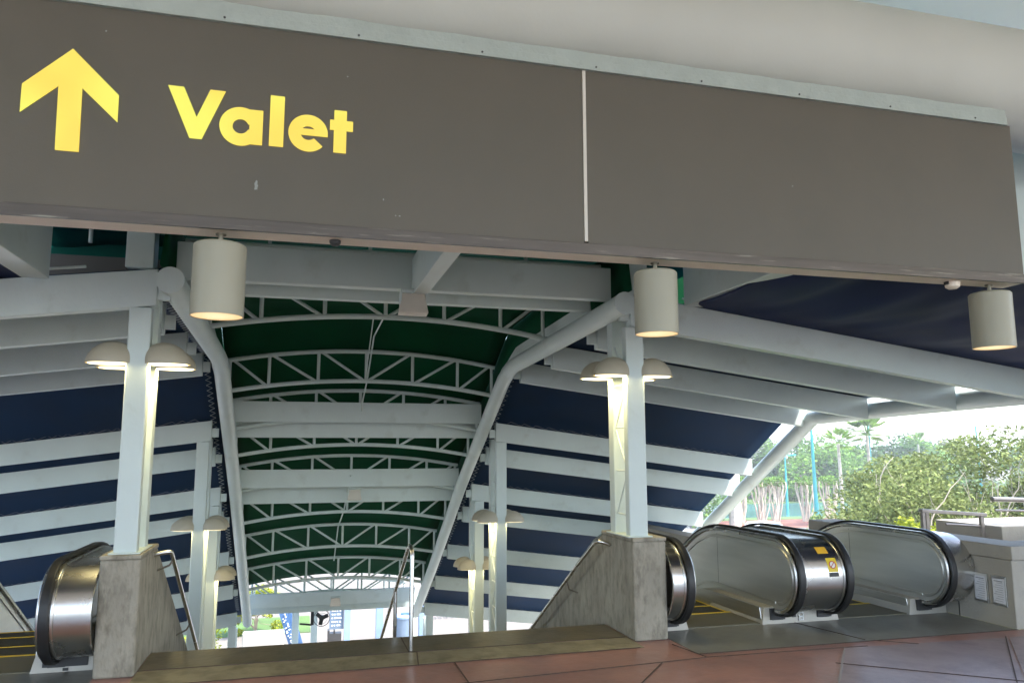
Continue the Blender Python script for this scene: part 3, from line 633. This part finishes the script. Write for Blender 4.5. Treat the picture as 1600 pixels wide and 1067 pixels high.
# ------------------------------------------------------------ plaza things seen under the last beam
pf=thing('pedestal_fan',(.45,22,-2.3),'black round caged fan mounted on a low post beyond the stairs','fan')
fx,fz=.70,-2.62
rg=MB(); rg.tube([(fx+.21*math.cos(t*.2618),22,fz+.21*math.sin(t*.2618)) for t in range(25)],.010,6,False)
for q in (.07,.14): rg.tube([(fx+q*math.cos(t*.2618),21.95,fz+q*math.sin(t*.2618)) for t in range(25)],.004,4,False)
rg.build('guard',DARK,pf)
bl=MB()
for k in range(3):
    a=R(20+120*k); bl.bar((fx,22,fz),(fx+.18*math.cos(a),22.01,fz+.18*math.sin(a)),.10,.01,(0,1,0))
bl.build('blades',DARK,pf); MB().tube([(fx,21.97,fz),(fx,22.16,fz)],.06,16).build('motor',DARK,pf)
MB().box(.36,.56,22.05,22.2,-2.46,-2.36).box(.42,.50,22.05,22.15,-2.8,-2.46).tube([(.14,22.1,-2.76),(.45,22.1,-2.80)],.025,8).build('bracket',DARK,pf)
for x0,x1,y,zt_,lab in ((-.06,.13,24,-2.79,'grey post left of the fan in the bright opening'),(.47,.65,24,-2.8,'grey post right behind the fan'),(3.4,3.55,24,-3.0,'grey post near the foot of the right tube')):
    tag(MB().box(x0,x1,y,y+.15,G,zt_).build('canopy_post',STEEL,bevel=.008),lab,'post','posts beyond the stairs')
tag(MB().box(-3,6,24,24.15,-2.79,-2.5).build('canopy_beam',STEEL,bevel=.008),'level grey beam on the posts beyond the stairs','beam')
sn=thing('blue_panel_sign',(1.35,28,G),'grey blue panel sign with rows of white print beyond the stairs','sign')
MB().box(1.15,1.62,28,28.04,-4.2,-3.45).build('panel',GREYP,sn)
MB().box(1.64,1.84,27.9,28.1,G,-3.3).build('post',BLUES,sn)
lt=MB()
for j in range(5):
    x=1.22
    while x<1.52: lt.box(x,x+.03+.02*((j*7+int(x*90))%3),27.985,27.999,-4.1+.12*j,-4.06+.12*j); x+=.085
lt.build('print',WHITE,sn)
sd_=thing('sandwich_board',(0,28,G),'leaning blue banner board with white print on the plaza','sign board')
for dx,m in ((0,BLUE),(.22,BLUE)):
    MB().bar((-.40+dx,28+dx*.5,-3.5),(.02+dx*.9,28+dx*.5,-4.75),.24,.05,(0,1,0)).build('banner',m,sd_)
lt=MB()
rng=random.Random(3)
for k in range(22):
    f=.08+.04*k; g_=rng.uniform(.03,.08); c_=rng.choice((-.05,.0,.05))
    lt.bar((-.40+.42*f+c_,27.94,-3.5-1.25*f),(-.40+.42*f+c_+.012,27.94,-3.5-1.25*(f+.02)),g_,.02,(0,1,0))
lt.build('print',WHITE,sd_)
kb=thing('bin',(1.3,28.3,G),'black low bench box beside the blue sign post','box')
MB().box(1.1,1.55,27.9,28.2,-4.65,-4.32).box(1.1,1.16,27.9,28.2,-4.33,-4.22).box(1.3,1.34,27.9,28.2,-4.33,-4.22).build('box_body',DARK,kb)
tb=thing('trash_bin',(3.65,28,G),'pale blue cylindrical bin with a blue lid on the plaza','trash bin')
MB().lathe([(.001,0),(.30,0),(.33,.95),(.001,.96)],(3.66,28,G),24).build('bin_body',GREYP,tb)
MB().lathe([(.35,.0),(.35,.06),(.2,.13),(.001,.15)],(3.66,28,G+.96),24).build('lid',BLUES,tb); MB().box(3.55,3.85,27.8,27.95,G+1.05,G+1.13).build('bag',BLUE,tb)
tag(MB().box(2.75,3.0,28.4,28.6,G,-3.2).build('blue_post',BLUES,bevel=.01),'light blue square post left of the bin','post','blue posts on the plaza')
tag(MB().box(4.25,4.45,28.4,28.6,G,-3.2).build('blue_post',BLUES,bevel=.01),'light blue square post right of the bin','post','blue posts on the plaza')
tag(MB().box(-1.6,-.3,27.4,27.8,G,-4.05).build('seat_wall',PWHITE,bevel=.04),'low rounded white seat wall by the yellow green bush','wall')
fc=thing('picket_fence',(7,32,G),'pale low picket fence right of the plaza bin','fence')
pk=MB()
for k in range(30): pk.box(4.6+.22*k,4.64+.22*k,32,32.03,G,-3.9)
pk.build('pickets',PWHITE,fc); MB().box(4.5,11.3,32.031,32.06,-4.1,-4.05).box(4.5,11.3,32.031,32.06,-4.7,-4.65).build('rail',PWHITE,fc)
bd=thing('plaza_building',(-2,60,G),'white pavilion with blue roof band far across the plaza','building')
MB().box(-9,.2,50,56,G,-3.0).build('wall',PWHITE,bd); MB().prism([(-9.3,-5.3+2.3),(.6,-3.0),(-.6,-1.9),(-8.2,-1.9)],1,49.7,56.3).build('roof',BLUE,bd)
bd=thing('plaza_building',(10,75,G),'long low white hall at the far end of the plaza','building')
MB().box(2,24,75,82,G,-2.0).build('wall',PWHITE,bd); MB().box(1.8,24.2,74.8,82.2,-1.99,-1.6).build('roof',STEELW,bd)
wn=MB()
for k in range(8): wn.box(3+2.6*k,4.4+2.6*k,74.95,75.0,-4.2,-2.8)
wn.build('window',GREYP,bd)

# ------------------------------------------------------------ vegetation
def leaves(mb,c,rad,n,size,rng,flat=1.0):
    for _ in range(n):
        while True:
            p=Vector((rng.uniform(-1,1),rng.uniform(-1,1),rng.uniform(-1,1)))
            if p.length<=1 and p.length>.35*rng.random(): break
        q=Vector((c[0]+p.x*rad[0],c[1]+p.y*rad[1],c[2]+p.z*rad[2]))
        a=Vector((rng.gauss(0,1),rng.gauss(0,1),rng.gauss(0,.6))).normalized(); b=a.cross(Vector((rng.gauss(0,1),rng.gauss(0,1),rng.gauss(0,1)))).normalized()
        s=size*rng.uniform(.6,1.3); i=len(mb.v)
        mb.v+=[tuple(q-a*s),tuple(q+b*s*.42),tuple(q+a*s),tuple(q-b*s*.42)]; mb.f.append((i,i+1,i+2,i+3))
def tree(x,y,zb,h,cr,label,leaf,n,size,bark,group,seed,clumps=26,trunk=.12,crown_lo=.35,name='leafy_tree',cat='tree'):
    rng=random.Random(seed); t=thing(name,(x,y,zb),label,cat,group)
    br=MB(); top=zb+h
    cl=[]
    for k in range(clumps):
        a=rng.uniform(0,6.283); rr=cr*math.sqrt(rng.random())*.85; f=rng.uniform(crown_lo,1)
        lim=math.sqrt(max(.05,1-((f-.55)/.5)**2)) if f>.55 else 1
        cl.append((x+rr*lim*math.cos(a),y+rr*lim*math.sin(a),zb+h*f-cr*.12))
    for c in cl[::2]:
        j=zb+h*rng.uniform(.12,.4); m1=(x+(c[0]-x)*.45+rng.uniform(-.2,.2),y+(c[1]-y)*.45,j+(c[2]-j)*.6)
        br.tube([(x,y,zb),(x+(c[0]-x)*.08,y,j),m1,c],[trunk,trunk*.7,trunk*.35,trunk*.12],6)
    br.build('trunk',bark,t)
    mb=MB()
    for c in cl: 
        r0=cr*rng.uniform(.22,.42); leaves(mb,c,(r0,r0,r0*.75),n//clumps,size,rng)
    mb.build('crown',leaf,t)
    return t
# big shrubs close to the terrace (right)
tree(15.6,17.5,G,6.2,2.5,'broad olive leafed shrub tree with pale stems behind the right escalator',LEAF1,30000,.07,TWIG,None,1,80,.05,.2)
tree(19.9,18.0,G,7.2,2.8,'tall olive leafed tree with bare pale twigs at the right edge',LEAF1,30000,.075,TWIG,None,2,75,.06,.2)
tree(18.0,20.5,G,6.5,2.4,'olive leafed shrub tree standing between the two big shrub trees',LEAF1,24000,.072,TWIG,None,3,60,.06,.2)
tree(13.6,15.2,G,5.3,1.0,'low yellow green bush below the short guard rail',LEAFY,3000,.07,BARK,None,4,16,.03,.3,'garden_bush','bush')
tw=thing('bare_twigs',(15,15.5,G),'pale leafless branches in front of the olive shrubs','branches')
rng=random.Random(5); tb_=MB()
for k in range(48):
    x=rng.uniform(13.2,21.5); y=15.6+rng.uniform(0,2.2); z=rng.uniform(-2.6,.3); p=[(x,y,z)]; vx=rng.uniform(-.25,.25); n_=rng.randint(4,8)
    for j in range(n_):
        q=p[-1]; vx+=rng.uniform(-.12,.12); p.append((q[0]+vx,q[1]+rng.uniform(-.06,.06),q[2]+rng.uniform(.18,.34)))
    tb_.tube(p,[.020*(1-j/(n_+1))+.003 for j in range(n_+1)],5)
    for j in (1,2,3):
        q=p[j]; w_=rng.uniform(-.4,.4); tb_.tube([q,(q[0]+w_*.6,q[1],q[2]+.2),(q[0]+w_,q[1],q[2]+.5)],[.009,.007,.003],4)
tb_.build('branch',TWIG,tw)
# palms
def palm(x,y,h,label,tr=.16,n=26,L=1.9,seed=0):
    rng=random.Random(seed); t=thing('palm_tree',(x,y,G),label,'palm tree','fan palms by the lake')
    MB().tube([(x,y,G),(x+.1,y,G+h*.5),(x,y,G+h)],[tr*1.2,tr,tr*.85],10).build('trunk',PALEBARK,t)
    mb=MB(); top=Vector((x,y,G+h))
    for k in range(n):
        a=rng.uniform(0,6.283); el=rng.uniform(-.35,1.45); d=Vector((math.cos(a)*math.cos(el),math.sin(a)*math.cos(el),math.sin(el)))
        st=top+d*L*.45
        mb.tube([tuple(top),tuple(st)],.02,4)
        side=d.cross(Vector((0,0,1))).normalized()
        for j in range(-6,7):
            an=j*.17; dd=(d*math.cos(an)+side*math.sin(an)).normalized(); e=st+dd*L*.6*(1-abs(j)*.04)-Vector((0,0,.05*L))
            w_=dd.cross(Vector((0,0,1))).normalized()*.045*L*.6; i=len(mb.v); mid=st+dd*L*.3
            mb.v+=[tuple(st),tuple(mid+w_),tuple(e),tuple(mid-w_)]; mb.f.append((i,i+1,i+2,i+3))
    mb.build('crown',PALML,t)
palm(46.3,60,7.3,'slim fan palm with orange brown neck left of the tall teal pole',.15,26,1.7,1)
palm(49.4,60,8.1,'fuller fan palm rising behind the second teal pole',.15,40,2.3,2)
palm(36.9,62,14,'thick palm trunk beside the canopy edge, crown hidden above',.45,20,2,3)
palm(75,82,7.4,'distant fan palm among the trees at right',.16,24,1.9,4)
# teal poles
for (px,yy,ztp,r0,lab,hd) in ((45.2,62,4.6,.17,'tall tapering teal light pole nearest the canopy corner',0),(50.5,61,5.6,.15,'tall teal pole partly hidden by the olive shrubs',0),(50,73.5,1.2,.12,'short teal lamp pole with twin heads by the lake',1),(72,70,4.4,.13,'teal pole far behind the shrubs, left of the palm',0),(84,70,4.0,.13,'teal pole far behind the shrubs, near the right edge',0)):
    t=thing('light_pole',(px,yy,G),lab,'light pole','teal light poles by the lake')
    MB().tube([(px,yy,G),(px-.15 if hd==0 else px,yy,ztp)],[r0*1.3,r0*.55],10).build('pole',TEAL,t)
    if hd: MB().tube([(px-1.0,yy,ztp),(px+1.0,yy,ztp)],.05,6).box(px-1.3,px-.8,yy-.15,yy+.15,ztp,ztp+.15).box(px+.8,px+1.3,yy-.15,yy+.15,ztp,ztp+.15).build('lamp_head',TEAL,t)
# pruned crepe myrtles
rng=random.Random(11)
for k,(x,lab) in enumerate(((39.6,'cluster of pale pruned trunks nearest the canopy edge'),(43.0,'pale pruned trunks behind the teal pole, thin cluster'),(41.5,'pale pruned trunks left of the lake lamp'),(46.2,'pale pruned trunks between two teal poles'),(48.8,'pale pruned trunks touching the olive shrub'))):
    t=thing('pruned_tree',(x,65,G),'%s'%lab,'tree','pruned trees on the mulch bed'); mb=MB()
    for j in range(14):
        a=x+rng.uniform(-.35,.35); dx=rng.uniform(-.8,.8)
        mb.tube([(a,65,G),(a+dx*.6,65+rng.uniform(-.3,.3),G+1.5),(a+dx,65+rng.uniform(-.4,.4),G+rng.uniform(2.7,3.5)),(a+dx*1.15,65,G+3.7)],[.075,.06,.06,.07],6)
    mb.build('trunk',PALEBARK,t)
    cb=MB(); leaves(cb,(x,65,G+3.8),(1.0,.8,.5),260,.16,rng); cb.build('crown',LEAF2,t)
# treeline beyond the lake
specs=[(66,10,6.5,LEAF2,'light green'),(73,9.5,6,LEAF2,'bright green'),(61,11,5.5,LEAF3,'dark green'),(81,10.4,6.5,LEAF3,'deep green'),(89,9.6,6,LEAF2,'fresh green'),(97,10.5,6.5,LEAF1,'olive green'),(106,9.8,6,LEAF2,'pale green'),(115,11.6,6.5,LEAF3,'blue green'),(125,11.5,6.5,LEAF2,'warm green'),(136,11,6.5,LEAF3,'dull green')]
posn=['behind the corner of the canopy','behind the twin headed lamp','half hidden by the canopy tube','behind the slim palm','behind the full palm','left of the distant palm','right of the distant palm','behind the far teal pole','above the olive shrubs at right','at the right edge']
for k,(x,h,cr,lf,c) in enumerate(specs):
    tree(x,93+3*(k%3),G,h-2.1,cr,'%s tree across the lake, %s'%(c,posn[[1,3,0,4,5,6,7,2,8,9][k]] if k!=7 else 'blue green tree behind the far teal pole'),lf,9000,.33,BARK,'trees across the lake',20+k,40,.3,.08)
hd=MB(); rng=random.Random(77)
for k in range(60): leaves(hd,(30+2.0*k,90,G+.9),(1.6,1,1.1),110,.25,rng)
tag(hd.build('lakeside_hedge',LEAF2),'continuous low green hedge along the far lake shore','hedge')
tree(34.8,64,G,5.5,2.6,'yellow green bush at the foot of the thick palm trunk',LEAF2,4000,.16,BARK,None,41,20,.05,.1,'garden_bush','bush')
tree(42.6,58.5,G,1.3,.8,'small green bush beside the parked white car',LEAF2,1800,.14,BARK,None,42,12,.05,.1,'garden_bush','bush')
tree(-1.35,31,G,1.75,1.1,'yellow green bush seen below the left tube end',LEAFY,2600,.07,BARK,None,43,16,.03,.1,'garden_bush','bush')
tree(-2.6,26,G,2.3,.9,'yellow green shrub between the low left posts',LEAFY,2600,.06,BARK,None,44,16,.03,.1,'garden_bush','bush')
# white car by the mulch bed
CX=-8.1
cr=thing('parked_car',(33.4,52.6,G),'white car mostly hidden behind the middle escalator handrails','car')
MB().prism([(a_+CX,b_) for a_,b_ in [(39.3,G+.35),(39.3,G+.85),(40.1,G+.95),(40.6,G+1.42),(42.2,G+1.42),(42.9,G+.98),(43.6,G+.9),(43.6,G+.35)]],1,51.2,52.9).build('body',WHITE,cr,bevel=.08)
MB().prism([(a_+CX,b_) for a_,b_ in [(40.25,G+.98),(40.66,G+1.36),(42.15,G+1.36),(42.7,G+.98)]],1,51.17,51.19).build('window',GREYP,cr)
for x in (32.0,34.7): MB().tube([(x,51.12,G+.33),(x,51.4,G+.33)],.33,16).build('wheel',RUBBER,cr)
hz=MB().box(-1300,1300,-1300,1300,G-1.5,14.5).build('haze',STEEL)
hm=bpy.data.materials.new('haze_air'); hm.use_nodes=True; hn=hm.node_tree; hn.nodes.remove(hn.nodes['Principled BSDF'])
pv=hn.nodes.new('ShaderNodeVolumePrincipled'); pv.inputs['Color'].default_value=(.93,.96,1,1); pv.inputs['Density'].default_value=.0012; pv.inputs['Anisotropy'].default_value=.2
hn.links.new(pv.outputs[0],hn.nodes['Material Output'].inputs['Volume']); hz.data.materials[0]=hm; hz['kind']='stuff'
for o in bpy.data.objects:
    if '_w' in o: del o['_w']
